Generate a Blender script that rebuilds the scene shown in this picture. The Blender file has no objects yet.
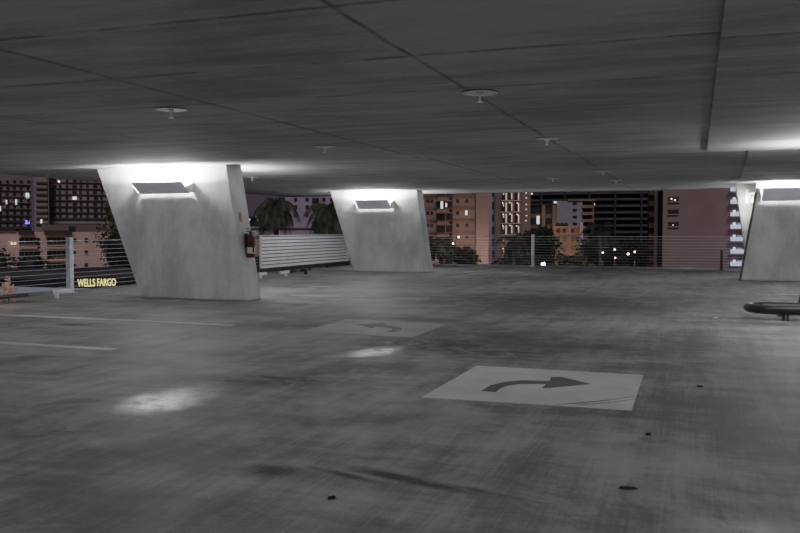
import bpy, bmesh, math, random
from mathutils import Vector, Matrix
random.seed(7)
C = bpy.context.scene.collection

# ------------------------------------------------------------------ camera
F = 820.0                                  # focal length in pixels of an 800 px wide frame
PITCH = math.atan(36.5 / F); YAW = math.radians(19.9); EYE = 1.35
cam = bpy.data.objects.new('camera', bpy.data.cameras.new('camera'))
C.objects.link(cam)
cam.location = (0, 0, EYE)
cam.rotation_euler = (math.pi / 2 - PITCH, 0, YAW)
cam.data.sensor_width = 36.0; cam.data.lens = 36.0 * F / 800.0
cam.data.clip_end = 3000; cam.data.clip_start = 0.05
bpy.context.scene.camera = cam
cp, sp, cy, sy = math.cos(PITCH), math.sin(PITCH), math.cos(YAW), math.sin(YAW)

def sight(px, py):                          # direction of the line of sight measured in the photograph
    x = (px - 400) / F; y = (266.5 - py) / F
    fy = cp + y * sp; fz = -sp + y * cp
    return (x * cy - fy * sy, x * sy + fy * cy, fz)
def onz(px, py, z=0.0):
    a = sight(px, py); t = (z - EYE) / a[2]; return (a[0] * t, a[1] * t)
def ony(px, py, Y):
    a = sight(px, py); t = Y / a[1]; return (a[0] * t, EYE + a[2] * t)
def onx(px, py, X):
    a = sight(px, py); t = X / a[0]; return (a[1] * t, EYE + a[2] * t)
def xat(px, Y, z):                          # X of the vertical line seen at px, standing on plane Y at height z
    py = 230.0
    for _ in range(6):
        X, zz = ony(px, py, Y)
        d = math.hypot(X, Y)
        py -= (z - zz) * F / d * 1.0
    return ony(px, py, Y)[0]

# ------------------------------------------------------------------ mesh helpers
class MB:
    def __init__(s): s.b = bmesh.new()
    def poly(s, pts):
        vs = [s.b.verts.new(p) for p in pts]
        try: return s.b.faces.new(vs)
        except ValueError: return None
    def hexa(s, p):                         # 8 corners: bottom ring 0-3 then top ring 4-7
        v = [s.b.verts.new(q) for q in p]
        for f in ((3,2,1,0),(4,5,6,7),(0,1,5,4),(1,2,6,5),(2,3,7,6),(3,0,4,7)):
            s.b.faces.new([v[i] for i in f])
        return s
    def box(s, x0, x1, y0, y1, z0, z1):
        return s.hexa([(x0,y0,z0),(x1,y0,z0),(x1,y1,z0),(x0,y1,z0),(x0,y0,z1),(x1,y0,z1),(x1,y1,z1),(x0,y1,z1)])
    def prism(s, outline, z0, z1):
        n = len(outline)
        a = [s.b.verts.new((x, y, z0)) for x, y in outline]; c = [s.b.verts.new((x, y, z1)) for x, y in outline]
        s.b.faces.new(a[::-1]); s.b.faces.new(c)
        for i in range(n): s.b.faces.new((a[i], a[(i+1) % n], c[(i+1) % n], c[i]))
        return s
    def tube(s, pts, r, n=10, cap=True, closed=False):
        pts = [Vector(p) for p in pts]; rr = r if isinstance(r, (list, tuple)) else [r] * len(pts)
        rings = []
        up = None
        for i, p in enumerate(pts):
            if closed: t = pts[(i+1) % len(pts)] - pts[i-1]
            else: t = pts[min(i+1, len(pts)-1)] - pts[max(i-1, 0)]
            t.normalize()
            if up is None:
                up = Vector((0,0,1)) if abs(t.z) < 0.9 else Vector((1,0,0))
            sd = t.cross(up).normalized(); up = sd.cross(t).normalized()
            rings.append([s.b.verts.new(p + (sd*math.cos(2*math.pi*k/n) + up*math.sin(2*math.pi*k/n)) * rr[i]) for k in range(n)])
        m = len(rings)
        for i in range(m if closed else m-1):
            A, B = rings[i], rings[(i+1) % m]
            for k in range(n):
                f = s.b.faces.new((A[k], A[(k+1) % n], B[(k+1) % n], B[k])); f.smooth = True
        if cap and not closed:
            s.b.faces.new(rings[0][::-1]); s.b.faces.new(rings[-1])
        return s
    def lathe(s, prof, n=20, at=(0,0,0)):
        ax, ay, az = at; rings = []
        for r, z in prof:
            rings.append([s.b.verts.new((ax + max(r, 1e-4)*math.cos(2*math.pi*k/n), ay + max(r, 1e-4)*math.sin(2*math.pi*k/n), az + z)) for k in range(n)])
        for A, B in zip(rings, rings[1:]):
            for k in range(n):
                f = s.b.faces.new((A[k], A[(k+1) % n], B[(k+1) % n], B[k])); f.smooth = True
        s.b.faces.new(rings[0][::-1]); s.b.faces.new(rings[-1])
        return s
    def ball(s, c, r, sub=2):
        m = Matrix.Translation(c) @ Matrix.Diagonal((r[0], r[1], r[2], 1)) if isinstance(r, tuple) else Matrix.Translation(c) @ Matrix.Scale(r, 4)
        res = bmesh.ops.create_icosphere(s.b, subdivisions=sub, radius=1, matrix=m)
        for v in res['verts']:
            for f in v.link_faces: f.smooth = True
        return s
    def build(s, name, mat, parent=None, bevel=0.0):
        bmesh.ops.recalc_face_normals(s.b, faces=s.b.faces)
        me = bpy.data.meshes.new(name); s.b.to_mesh(me); s.b.free()
        o = bpy.data.objects.new(name, me); C.objects.link(o)
        if mat: me.materials.append(mat)
        if parent is not None: o.parent = parent
        if bevel:
            md = o.modifiers.new('bevel', 'BEVEL'); md.width = bevel; md.segments = 2; md.limit_method = 'ANGLE'
        return o

def thing(name, label, cat, loc=(0,0,0), rz=0, group=None):
    o = bpy.data.objects.new(name, None); C.objects.link(o); o.empty_display_size = .1
    o.location = loc; o.rotation_euler = (0, 0, rz)
    return tag(o, label, cat, group)
def tag(o, label, cat, group=None):
    o['label'] = label; o['category'] = cat
    if group: o['group'] = group
    return o
def struct(o): o['kind'] = 'structure'; return o
def dup(root, loc=None, rz=None, label=None, group=None):
    r = root.copy(); C.objects.link(r)
    if loc is not None: r.location = loc
    if rz is not None: r.rotation_euler = (0, 0, rz)
    if label: r['label'] = label
    if group: r['group'] = group
    for ch in list(root.children):
        c = ch.copy(); C.objects.link(c); c.parent = r
        for g in list(ch.children):
            d = g.copy(); C.objects.link(d); d.parent = c
    return r

# ------------------------------------------------------------------ materials
class NT:
    def __init__(s, name):
        s.m = bpy.data.materials.new(name); s.m.use_nodes = True
        s.t = s.m.node_tree; s.bsdf = s.t.nodes['Principled BSDF']
        s.geo = s.n('ShaderNodeNewGeometry')
    def n(s, kind, **kw):
        o = s.t.nodes.new(kind)
        for k, v in kw.items(): setattr(o, k, v)
        return o
    def put(s, a, sock):
        if isinstance(a, (int, float)): sock.default_value = a
        elif isinstance(a, tuple): sock.default_value = a
        else: s.t.links.new(a, sock)
    def math(s, op, a, b=0.0, c=None, clamp=False):
        o = s.n('ShaderNodeMath', operation=op, use_clamp=clamp)
        s.put(a, o.inputs[0]); s.put(b, o.inputs[1])
        if c is not None: s.put(c, o.inputs[2])
        return o.outputs[0]
    def noise(s, scale=(1,1,1), sc=1.0, detail=6, rough=.6, off=(0,0,0), rot=0.0, dist=0.0):
        mp = s.n('ShaderNodeMapping'); mp.inputs['Scale'].default_value = scale; mp.inputs['Location'].default_value = off
        mp.inputs['Rotation'].default_value = (0, 0, rot)
        s.t.links.new(s.geo.outputs['Position'], mp.inputs['Vector'])
        o = s.n('ShaderNodeTexNoise'); o.inputs['Scale'].default_value = sc; o.inputs['Detail'].default_value = detail
        o.inputs['Roughness'].default_value = rough; o.inputs['Distortion'].default_value = dist
        s.t.links.new(mp.outputs[0], o.inputs['Vector'])
        return o.outputs['Fac']
    def ramp(s, v, a, b, lo=0.0, hi=1.0):
        o = s.n('ShaderNodeMapRange', interpolation_type='SMOOTHSTEP')
        s.put(v, o.inputs['Value']); o.inputs['From Min'].default_value = a; o.inputs['From Max'].default_value = b
        o.inputs['To Min'].default_value = lo; o.inputs['To Max'].default_value = hi
        return o.outputs['Result']
    def spot(s, x, y, rx, ry, rot):         # 1 inside an ellipse on the ground, fading to 0 at its rim
        mp = s.n('ShaderNodeMapping', vector_type='TEXTURE')
        mp.inputs['Location'].default_value = (x, y, 0); mp.inputs['Rotation'].default_value = (0, 0, rot)
        mp.inputs['Scale'].default_value = (rx, ry, 1)
        ms = s.n('ShaderNodeVectorMath', operation='MULTIPLY'); ms.inputs[1].default_value = (1, 1, 0)
        s.t.links.new(s.geo.outputs['Position'], mp.inputs['Vector'])
        s.t.links.new(mp.outputs[0], ms.inputs[0])
        ln = s.n('ShaderNodeVectorMath', operation='LENGTH'); s.t.links.new(ms.outputs[0], ln.inputs[0])
        return s.ramp(ln.outputs['Value'], 0.0, 1.0, 1.0, 0.0)
    def color(s, v, c0, c1):                # value -> colour between c0 and c1
        o = s.n('ShaderNodeMix', data_type='RGBA')
        s.put(v, o.inputs['Factor']); o.inputs['A'].default_value = (*c0, 1); o.inputs['B'].default_value = (*c1, 1)
        return o.outputs['Result']
    def bump(s, h, strength=.2, dist=.01):
        o = s.n('ShaderNodeBump'); o.inputs['Strength'].default_value = strength; o.inputs['Distance'].default_value = dist
        s.put(h, o.inputs['Height']); s.t.links.new(o.outputs[0], s.bsdf.inputs['Normal'])

def plain(name, col, rough=.6, metal=0.0, vary=.15, scale=3.0, spec=.3):
    k = NT(name)
    n = k.noise(sc=scale, detail=4)
    lo = tuple(c * (1 - vary) for c in col); hi = tuple(min(1, c * (1 + vary)) for c in col)
    k.t.links.new(k.color(k.ramp(n, .3, .7), lo, hi), k.bsdf.inputs['Base Color'])
    k.bsdf.inputs['Roughness'].default_value = rough; k.bsdf.inputs['Metallic'].default_value = metal
    k.bsdf.inputs['Specular IOR Level'].default_value = spec
    return k.m
def glow(name, col, strength, base=(.8,.8,.8)):
    k = NT(name)
    k.bsdf.inputs['Base Color'].default_value = (*base, 1)
    k.bsdf.inputs['Emission Color'].default_value = (*col, 1); k.bsdf.inputs['Emission Strength'].default_value = strength
    return k.m

def concrete(name, col, stain=.35, streak=(1,1,.25), rough=.75, bump=.25):
    k = NT(name)
    big = k.noise(sc=.7, detail=5, rough=.65); st = k.noise(scale=streak, sc=2.2, detail=7, rough=.7, off=(3,1,0))
    fine = k.noise(sc=28, detail=5, rough=.7)
    v = k.math('ADD', k.math('MULTIPLY', big, .5), k.math('ADD', k.math('MULTIPLY', st, .38), k.math('MULTIPLY', fine, .12)))
    f = k.ramp(v, .40, .60)
    k.t.links.new(k.color(f, tuple(c*(1-stain) for c in col), tuple(c*(1+stain*.45) for c in col)), k.bsdf.inputs['Base Color'])
    k.bsdf.inputs['Roughness'].default_value = rough; k.bsdf.inputs['Specular IOR Level'].default_value = .25
    k.bump(fine, bump, .004)
    return k.m

def ceiling_material():
    k = NT('cast_ceiling_concrete')
    big = k.noise(sc=.35, detail=6, rough=.65); st = k.noise(scale=(.25, 1.6, 1), sc=2.0, detail=8, rough=.72, off=(5,2,0))
    fine = k.noise(sc=22, detail=5, rough=.7)
    v = k.math('ADD', k.math('MULTIPLY', big, .45), k.math('ADD', k.math('MULTIPLY', st, .42), k.math('MULTIPLY', fine, .13)))
    f = k.ramp(v, .40, .60)
    sep = k.n('ShaderNodeSeparateXYZ'); k.t.links.new(k.geo.outputs['Position'], sep.inputs[0])
    wob = k.math('MULTIPLY', k.math('SUBTRACT', k.noise(sc=1.3, detail=4, off=(9,4,0)), .5), .07)
    jag = k.ramp(k.noise(sc=2.4, detail=5, off=(1,7,0)), .38, .6)
    lines = None
    def add(m):
        nonlocal lines
        lines = m if lines is None else k.math('MAXIMUM', lines, m)
    for x, w, s_ in ((-1.92, .035, 1.0), (-4.5, .06, .8), (-7.1, .05, .6), (.12, .012, .3)):
        d = k.math('ABSOLUTE', k.math('SUBTRACT', k.math('ADD', sep.outputs['X'], wob), x))
        add(k.math('MULTIPLY', k.ramp(d, 0, w, s_, 0), k.math('ADD', k.math('MULTIPLY', jag, .6), .4)))
    for y, w, s_ in ((4.19, .05, .9), (5.57, .05, .9), (6.98, .05, .7), (8.4, .03, .5), (9.8, .03, .35), (11.2, .03, .3)):
        d = k.math('ABSOLUTE', k.math('SUBTRACT', k.math('ADD', sep.outputs['Y'], wob), y))
        add(k.math('MULTIPLY', k.ramp(d, 0, w, s_, 0), jag))
    base = k.color(f, (.135,.135,.135), (.235,.235,.235))
    mx = k.n('ShaderNodeMix', data_type='RGBA'); k.put(k.math('MULTIPLY', lines, .8), mx.inputs['Factor'])
    k.t.links.new(base, mx.inputs['A']); mx.inputs['B'].default_value = (.045,.044,.044,1)
    k.t.links.new(mx.outputs['Result'], k.bsdf.inputs['Base Color'])
    k.bsdf.inputs['Roughness'].default_value = .85; k.bsdf.inputs['Specular IOR Level'].default_value = .08
    k.bump(k.math('SUBTRACT', v, k.math('MULTIPLY', lines, .5)), .25, .01)
    return k.m

def floor_material():
    k = NT('worn_deck_concrete')
    big = k.noise(sc=.28, detail=7, rough=.68, off=(2,5,0), dist=.5)
    sx = k.noise(scale=(.22, 1.3, 1), sc=1.5, detail=8, rough=.72, off=(1,3,0), dist=.4)
    sY = k.noise(scale=(2.2, .25, 1), sc=1.6, detail=8, rough=.7, off=(4,8,0), dist=.3)
    br = k.noise(scale=(60, 1.2, 1), sc=1.0, detail=3, rough=.6)
    mid = k.noise(sc=1.7, detail=8, rough=.72, off=(8,1,0), dist=.6)
    fine = k.noise(sc=45, detail=4, rough=.7)
    v = k.math('ADD', k.math('MULTIPLY', big, .32), k.math('MULTIPLY', sx, .22))
    v = k.math('ADD', v, k.math('MULTIPLY', sY, .20))
    v = k.math('ADD', v, k.math('MULTIPLY', mid, .20))
    v = k.math('ADD', k.math('SUBTRACT', v, .035), k.math('ADD', k.math('MULTIPLY', br, .07), k.math('MULTIPLY', fine, .06)))
    f = k.ramp(v, .425, .575)
    base = k.color(f, (.085,.0845,.084), (.315,.312,.31))
    # oil and damp stains where the deck shows them
    dark = None
    grit = k.ramp(k.noise(sc=2.6, detail=8, rough=.75, off=(6,6,0), dist=.8), .36, .62)
    for px, py, rx, ry, rot, s_ in ((268,470,.22,.12,.2,.95), (410,480,.5,.06,-.25,1.0), (490,493,.35,.035,-.22,.8), (340,474,.3,.04,-.3,.8),
                                    (268,380,.9,.35,.3,.8), (330,372,.8,.3,.9,.6), (440,345,1.3,.9,0,.75), (500,352,1.2,.6,.2,.6), (295,326,.9,.5,.1,.7),
                                    (520,300,3.2,2.2,0,.55), (480,335,2.0,1.3,.2,.5), (75,325,.35,.14,0,.9), (150,452,.8,.4,.5,.4), (590,345,1.4,.7,.3,.45), (60,430,.7,.5,.3,.4),
                                    (728,318,.45,.16,0,.8), (430,320,1.4,.8,0,.4), (370,420,.8,.3,.4,.35)):
        x, y = onz(px, py)
        m = k.math('MULTIPLY', k.spot(x, y, rx*1.5, ry*1.5, rot), s_)
        dark = m if dark is None else k.math('MAXIMUM', dark, m)
    dark = k.math('MULTIPLY', dark, k.math('ADD', k.math('MULTIPLY', grit, .75), .25))
    mx = k.n('ShaderNodeMix', data_type='RGBA'); k.put(k.math('MULTIPLY', dark, 1.7, clamp=True), mx.inputs['Factor'])
    k.t.links.new(base, mx.inputs['A']); mx.inputs['B'].default_value = (.03,.0295,.029,1)
    # paler patches; the lowest right one paints a lamp reflection into the colour
    pale = None
    for px, py, rx, ry, rot, s_ in ((600,500,.9,.5,.1,.5), (640,440,.5,.35,.3,.5), (790,468,.5,.25,0,.7), (745,531,.55,.3,.2,.9), (240,300,2.5,.6,0,.4), (150,310,2.5,1.0,0,.3)):
        x, y = onz(px, py)
        m = k.math('MULTIPLY', k.spot(x, y, rx, ry, rot), s_)
        pale = m if pale is None else k.math('MAXIMUM', pale, m)
    m2 = k.n('ShaderNodeMix', data_type='RGBA'); k.put(k.math('MULTIPLY', pale, k.ramp(mid, .35, .6)), m2.inputs['Factor'])
    k.t.links.new(mx.outputs['Result'], m2.inputs['A']); m2.inputs['B'].default_value = (.36,.355,.35,1)
    k.t.links.new(m2.outputs['Result'], k.bsdf.inputs['Base Color'])
    # trowel-polished places reflect the lamps
    pol = None
    for px, py, rx, ry, rot, s_ in ((165,400,1.1,.62,1.57,1.0), (376,352,.5,.9,-.3,1.0), (790,356,.7,1.0,0,.5), (735,528,.5,.4,.2,.8)):
        x, y = onz(px, py)
        m = k.math('MULTIPLY', k.spot(x, y, rx, ry, rot), s_)
        pol = m if pol is None else k.math('MAXIMUM', pol, m)
    wear = k.ramp(k.noise(sc=7, detail=8, rough=.8, off=(3,3,0)), .40, .58)
    pol = k.ramp(k.math('MULTIPLY', pol, k.math('ADD', k.math('ADD', k.math('MULTIPLY', grit, .35), k.math('MULTIPLY', wear, .5)), .2)), .08, .8)
    r0 = k.ramp(v, .36, .66, .52, .68)
    k.t.links.new(k.math('SUBTRACT', r0, k.math('MULTIPLY', pol, .30)), k.bsdf.inputs['Roughness'])
    k.t.links.new(k.math('ADD', k.math('MULTIPLY', pol, .25), .24), k.bsdf.inputs['Specular IOR Level'])
    k.bump(k.math('ADD', k.math('MULTIPLY', br, .5), fine), .10, .004)
    return k.m

M = dict(
    floor=floor_material(), ceil=ceiling_material(),
    col=concrete('column_concrete', (.55,.55,.55), .3, streak=(1,1,.3)),
    kerb=concrete('kerb_concrete', (.3,.3,.3), .2),
    ledge=plain('blue_grey_ledge', (.46,.52,.62), .8),
    paint=concrete('worn_white_paint', (.58,.58,.58), .16, rough=.6, bump=.1),
    paint_old=concrete('rubbed_white_paint', (.30,.30,.30), .25, rough=.6, bump=.1),
    arrow=concrete('grey_arrow_paint', (.10,.10,.10), .25, rough=.6, bump=.1),
    arrow_old=concrete('rubbed_arrow_paint', (.10,.10,.10), .3, rough=.6, bump=.1),
    line=concrete('faded_line_paint', (.56,.56,.56), .3, rough=.6, bump=.1),
    line_old=concrete('rubbed_line_paint', (.4,.4,.4), .35, rough=.6, bump=.1),
    shade=plain('grey_painted_sheet', (.80,.82,.90), .5, .1, .05),
    bracket=plain('white_powder_coat', (.75,.75,.75), .5, 0, .05),
    gap_shade=plain('painted_gap_shade', (.09,.09,.09), .8),
    galv=plain('galvanised_steel', (.58,.60,.64), .5, .35, .2, 9),
    cable=plain('steel_cable', (.42,.42,.45), .5, .4, .1),
    louvre=plain('white_louvre', (.88,.89,.90), .5, 0, .05),
    dark=plain('dark_steel', (.03,.03,.033), .5, .2),
    black=plain('black_rubber', (.012,.012,.014), .35, 0, .2, 6, .35),
    white=plain('white_reflective', (.78,.78,.78), .5, 0, .06),
    grey=plain('grey_band', (.22,.23,.25), .5, 0, .1),
    red=plain('red_enamel', (.13,.014,.014), .35, 0, .1),
    tagm=plain('paper_tag', (.75,.7,.66), .6, 0, .05),
    steel=plain('sprinkler_steel', (.6,.6,.6), .4, .3, .05),
    plate=plain('sprinkler_plate', (.30,.30,.30), .5, 0, .1),
    leaf=plain('dark_leaf', (.021,.026,.016), .6, 0, .5, 1.5),
    palmleaf=plain('palm_leaf', (.06,.072,.045), .55, 0, .4, 1.5),
    bark=plain('palm_bark', (.10,.085,.065), .8, 0, .3, 4),
    tower=plain('tower_wall', (.235,.195,.19), .8, 0, .1, .1),
    towerdark=plain('tower_balcony', (.075,.055,.055), .8, 0, .2, .1),
    pane=plain('dark_window', (.035,.03,.034), .25, 0, .2, .5),
    pink=plain('pink_stucco', (.40,.29,.275), .85, 0, .1, .2),
    pinkdk=plain('dim_pink_stucco', (.145,.112,.114), .85, 0, .1, .2),
    pinkwall=plain('rose_stucco', (.215,.158,.164), .85, 0, .06, .2),
    lav=plain('lavender_stucco', (.31,.27,.36), .85, 0, .08, .2),
    mauve=plain('mauve_stucco', (.26,.24,.29), .85, 0, .08, .2),
    brown=plain('brown_stucco', (.13,.095,.08), .85, 0, .2, .2),
    orange=plain('amber_stucco_and_light', (.22,.145,.11), .85, 0, .2, .2),
    slate=plain('slate_balcony', (.062,.062,.074), .7, 0, .2, .2),
    shadow=plain('dark_wall_recess_shade', (.022,.021,.025), .9, 0, .2),  # for dark walls, and for shade painted into balcony recesses
    roofdk=plain('dark_roof', (.04,.038,.042), .9, 0, .2, .3),
    rust=plain('red_balcony', (.12,.07,.068), .8, 0, .2, .2),
    ground=plain('night_asphalt', (.04,.04,.045), .9, 0, .3, .1),
    blue=plain('pale_blue_balcony', (.5,.56,.66), .6, 0, .1),
    orange_leaf=plain('orange_lit_leaves', (.85,.56,.46), .6, 0, .3, 6),
    lit_white=glow('lit_window_white', (.85,.95,1.0), .8), wall_glow=glow('painted_wall_light', (1,.74,.58), .22), lit_warm=glow('lit_window_warm', (1,.78,.6), .8),
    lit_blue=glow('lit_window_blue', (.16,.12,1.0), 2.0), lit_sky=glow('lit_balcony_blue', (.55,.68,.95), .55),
    lamp_w=glow('lamp_white', (1,.93,.85), 14), lamp_o=glow('lamp_amber', (1,.60,.36), 5), lamp_s=glow('balcony_lamp', (1,.78,.6), 1.6),
    tubelit=glow('fluorescent_tube', (1,.98,.96), 3),
    letters=glow('yellow_sign_letters', (1,.80,.25), 1.1),
)

# ------------------------------------------------------------------ the garage shell
ZC, ZF = 2.585, 2.62
struct(MB().box(-13.15, 18, -14, 30.3, -.35, 0).build('floor', M['floor']))
struct(MB().box(-14.85, 18, -14, 13.53, ZC, 2.95).build('ceiling', M['ceil']))
e1, e2, e3 = onz(430,193.6,ZF), onz(662,189.8,ZF), onz(735,185.7,ZF)
ylast = e3[1] - .35 * (18 - e3[0]) * .25
struct(MB().prism([(-14.85,13.53),(18,13.53),(18,25.6),(e3[0]+.6,26.0),(e2[0],e2[1]+.4),(e1[0],e1[1]+.3),(-14.85,28.5)], ZF, 2.95).build('ceiling', M['ceil']))
struct(MB().box(.12, 18, -14, 13.5, 2.55, ZC).build('trim_1', M['ceil']))
struct(MB().prism([(.75,14.0),(18,14.0),(18,22.9),(1.0,22.9)], 2.595, ZF).build('trim_2', M['ceil']))
struct(MB().box(-13.15, 18, -14.25, -14, 0, 2.95).build('wall_back', M['col']))  # unseen wall added behind the view to shut the sun out
struct(MB().box(17.99, 18.2, -14, 30.3, 0, 2.6).build('wall_right', M['col']))
struct(MB().box(-13.15, 18, 30.05, 30.3, 0, .05).build('trim_3', M['kerb']))
struct(MB().prism([onz(-120,322,-.55), onz(60,300,-.55), onz(92,291,-.55), onz(98,288.6,-.55), onz(70,288,-.55), onz(10,286.6,-.55), onz(-120,286,-.55)], -1.2, -.55).build('trim_4', M['ledge']))
struct(MB().box(-900, 900, -300, 1200, -12.5, -12).build('ground', M['ground']))

# ------------------------------------------------------------------ leaning concrete columns
def column(label, Y, T, bl, br, tl, tr, zt=ZF):
    t = thing('concrete_column', label, 'column', ((bl+br)/2, Y+T/2, 0), 0, 'leaning concrete columns')
    ox, oy = (bl+br)/2, Y+T/2
    f = lambda x, y, z: (x-ox, y-oy, z)
    b = MB().hexa([f(bl,Y,0), f(br,Y,0), f(br,Y+T,0), f(bl,Y+T,0), f(tl,Y,zt), f(tr,Y,zt), f(tr,Y+T,zt), f(tl,Y+T,zt)])
    o = b.build('shaft', M['col'], t, bevel=.015)
    return t
def px_column(label, Y, T, p):
    return column(label, Y, T, xat(p[0],Y,0), xat(p[1],Y,0), xat(p[2],Y,ZF), xat(p[3],Y,ZF))
Y1, Y2, Y3 = 13.56, 24.75, 23.7
px_column('nearest leaning concrete column with a fire extinguisher on its right side', Y1, .55, (141,247,96,226))
px_column('leaning concrete column beside the white louvred panel', Y2, .55, (354,428,330,417))
xb, xt = xat(739.5,Y3,0), xat(757.5,Y3,ZF)
rt = column('concrete column at the right frame edge leaning to the right', Y3, .5, xb, xb+2.5, xt, xt+3.1, 2.595)
ox_ = rt.location.x
MB().hexa([(xb-.02-ox_,-.258,0),(xb+.04-ox_,-.258,0),(xb+.04-ox_,-.24,0),(xb-.02-ox_,-.24,0),(xt-.02-ox_,-.258,2.59),(xt+.04-ox_,-.258,2.59),(xt+.04-ox_,-.24,2.59),(xt-.02-ox_,-.24,2.59)]).build('gap_shade_strip', M['gap_shade'], rt)  # dark strip painting the shade of the gap at the column edge
xb, xt = xat(745,Y3+.75,.0)+.12, xat(735.5,Y3+.75,ZF)
column('pale concrete column half hidden behind the right-hand column', Y3+.75, .5, xb, xb+2.2, xt, xt+2.9)

# ------------------------------------------------------------------ wall lights
def light(name, loc, rot, power, sx, sy, col=(1,.98,.96)):
    d = bpy.data.lights.new(name, 'AREA'); d.shape = 'RECTANGLE'; d.size = sx; d.size_y = sy; d.energy = power; d.color = col
    o = bpy.data.objects.new(name, d); C.objects.link(o); o.location = loc; o.rotation_euler = rot
    return o
def wall_light(label, Y, x0, x1, z, hgt, power, reach=.21):
    cx = (x0+x1)/2; w = (x1-x0)/2
    t = thing('wall_light', label, 'light', (cx, Y, z), 0, 'wall lights on the columns')
    # sloping shield: bottom close to the wall, top leaning out
    b = MB().hexa([(-w,-.055,0),(w,-.055,0),(w,-.04,0),(-w,-.04,0),(-w,-.1-reach,hgt),(w,-.1-reach,hgt),(w,-.085-reach,hgt),(-w,-.085-reach,hgt)])
    b.build('shield', M['shade'], t)
    for s in (-1, 1):
        x = s*(w-.06); e = .02
        bb = MB()
        out = [(-.005,.02),(-.11,.02),(-.1-reach*.6,hgt*.62),(-.005,hgt*1.02)]
        lo = [bb.b.verts.new((x-e, y, zz)) for y, zz in out]; hi = [bb.b.verts.new((x+e, y, zz)) for y, zz in out]
        bb.b.faces.new(lo); bb.b.faces.new(hi[::-1])
        for i in range(4): bb.b.faces.new((lo[i], lo[(i+1)%4], hi[(i+1)%4], hi[i]))
        br = bb.build('bracket', M['bracket'], t)
        br.location.x = s*.10
    MB().tube([(-w+.08,-.14,hgt*.45),(w-.08,-.14,hgt*.45)], .02, 8).build('lamp_tube', M['tubelit'], t)
    light('lamp', (cx, Y-.15, z+hgt*.7), (math.radians(180-28), 0, 0), power, 2*w-.1, .10)
    d = bpy.data.lights.new('lamp', 'POINT'); d.energy = power*.055; d.shadow_soft_size = .08; d.color = (1,.98,.96)
    for q in (-.45, .45):
        o = bpy.data.objects.new('lamp', d); C.objects.link(o); o.location = (cx+q, Y-.22, z+hgt+.07)
    return t
def px_light(label, Y, pl, pr, pyb, pyt, power, reach=.25):
    z = ony((pl+pr)/2, pyb, Y-.1)[1]; zt = ony((pl+pr)/2, pyt, Y-.1)[1]
    return wall_light(label, Y, xat(pl, Y-.1, z), xat(pr, Y-.1, z), z, zt-z+.02, power, reach)
P0 = 950
px_light('grey sloping uplight glowing on the nearest leaning column', Y1, 139, 189, 193.7, 183.6, P0)
px_light('grey uplight glowing on the column beside the white louvred panel', Y2, 357.5, 391, 209, 200.5, P0)
z = ony(775, 201, Y3)[1]
wall_light('grey uplight cut by the right frame edge on the right-hand column', Y3, xat(762, Y3-.1, z), xat(762, Y3-.1, z)+1.45, z, .34, P0, .2)
# side bracket on the pale column
xs = xat(748, Y3+.7, 2.2)
t = thing('light_bracket', 'small white bracket with grey box on the half hidden pale column', 'bracket', (xs, Y3+.74, 2.1))
MB().box(-.06,.0,-.10,-.06,.0,.36).build('plate', M['bracket'], t)
MB().box(-.0,.18,-.12,-.03,.22,.27).build('arm', M['bracket'], t)
MB().box(.08,.2,-.12,.0,-.06,.18).build('junction_box', M['grey'], t)
light('lamp', (xs+.05, Y3+.56, 2.12), (math.radians(150), 0, 0), 7, .3, .08, (1,.97,.88))
light('lamp', (xs-.1, Y3+.35, 1.9), (math.radians(80), 0, math.radians(-20)), 4, .3, .3, (1,.97,.88))
# lamps inferred on columns out of view, with unseen ones added as fill
for x, y, p in ((1.9, 12.6, 150), (8.5, 13.0, 130), (5.2, 21.5, 80), (-9.3, 2.2, 150), (2.4, 1.2, 110), (-9.3, -8.5, 130), (2.2, -8.5, 150), (8.5, 5, 80), (9.5,14,70), (-9.3, 14.7, 260), (-9.3, 25.7, 160), (2.6,25.6,160)):
    light('lamp', (x, y, 2.05), (math.radians(180), 0, 0), p, 1.2, .12)
    light('lamp', (x, y, 2.0), (0, 0, 0), p*.12, 1.2, .12, (.94,.97,1))

light('fill_light', (-4, 26.4, 1.7), (math.radians(180), 0, 0), 42, 18, .3, (.85,.92,1))  # added cool fill, unseen, brightening the outer ceiling strip
light('fill_light', (-2, 11, 2.52), (0, 0, 0), 480, 27, 34, (.96,.98,1))  # broad unseen fill added under the ceiling to even out the floor
light('fill_light', (-2, 9, .02), (math.radians(180), 0, 0), 330, 27, 36, (.96,.98,1))  # broad unseen fill added at floor level to lift the ceiling
# ------------------------------------------------------------------ paint on the deck
def flat(pts, name, mat, parent, z0, z1):
    return MB().prism(pts, z0, z1).build(name, mat, parent)
A1 = [(233,118),(274,121),(288,110),(312,102),(345,98),(418,98),(406,110),(430,109),(546,98),(460,78),(430,79),(428,90),(350,88),(300,92),(258,102)]
A1 = [onz(400+x/2.857, 350+y/2.857) for x, y in A1]
t = thing('arrow_marking', 'white painted square with a grey turn arrow, crisp and nearest', 'marking', (0,0,0), 0, 'painted turn arrow squares')
flat([(-2.07,6.23),(-.44,6.30),(-.45,7.9),(-2.04,7.88)], 'paint_square', M['paint'], t, .0, .003)
flat(A1, 'arrow', M['arrow'], t, .003, .005)
for tm in (((470,155.5),(560,148),(668,134.5)), ((505,158.5),(600,151),(668,141.5)), ((445,158),(520,152),(600,144))):
    c_ = [onz(400+x/2.857, 350+y/2.857) for x, y in tm]
    MB().prism([(x,y-.012) for x,y in c_] + [(x,y+.012) for x,y in c_[::-1]], .003, .0045).build('tyre_mark', M['paint_old'], t)
t = thing('arrow_marking', 'rubbed grey painted square with a faint arrow farther back', 'marking', (0,0,0), 0, 'painted turn arrow squares')
flat([(-4.93,9.72),(-3.33,9.68),(-3.36,11.28),(-4.98,11.36)], 'paint_square', M['paint_old'], t, .0, .003)
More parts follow.
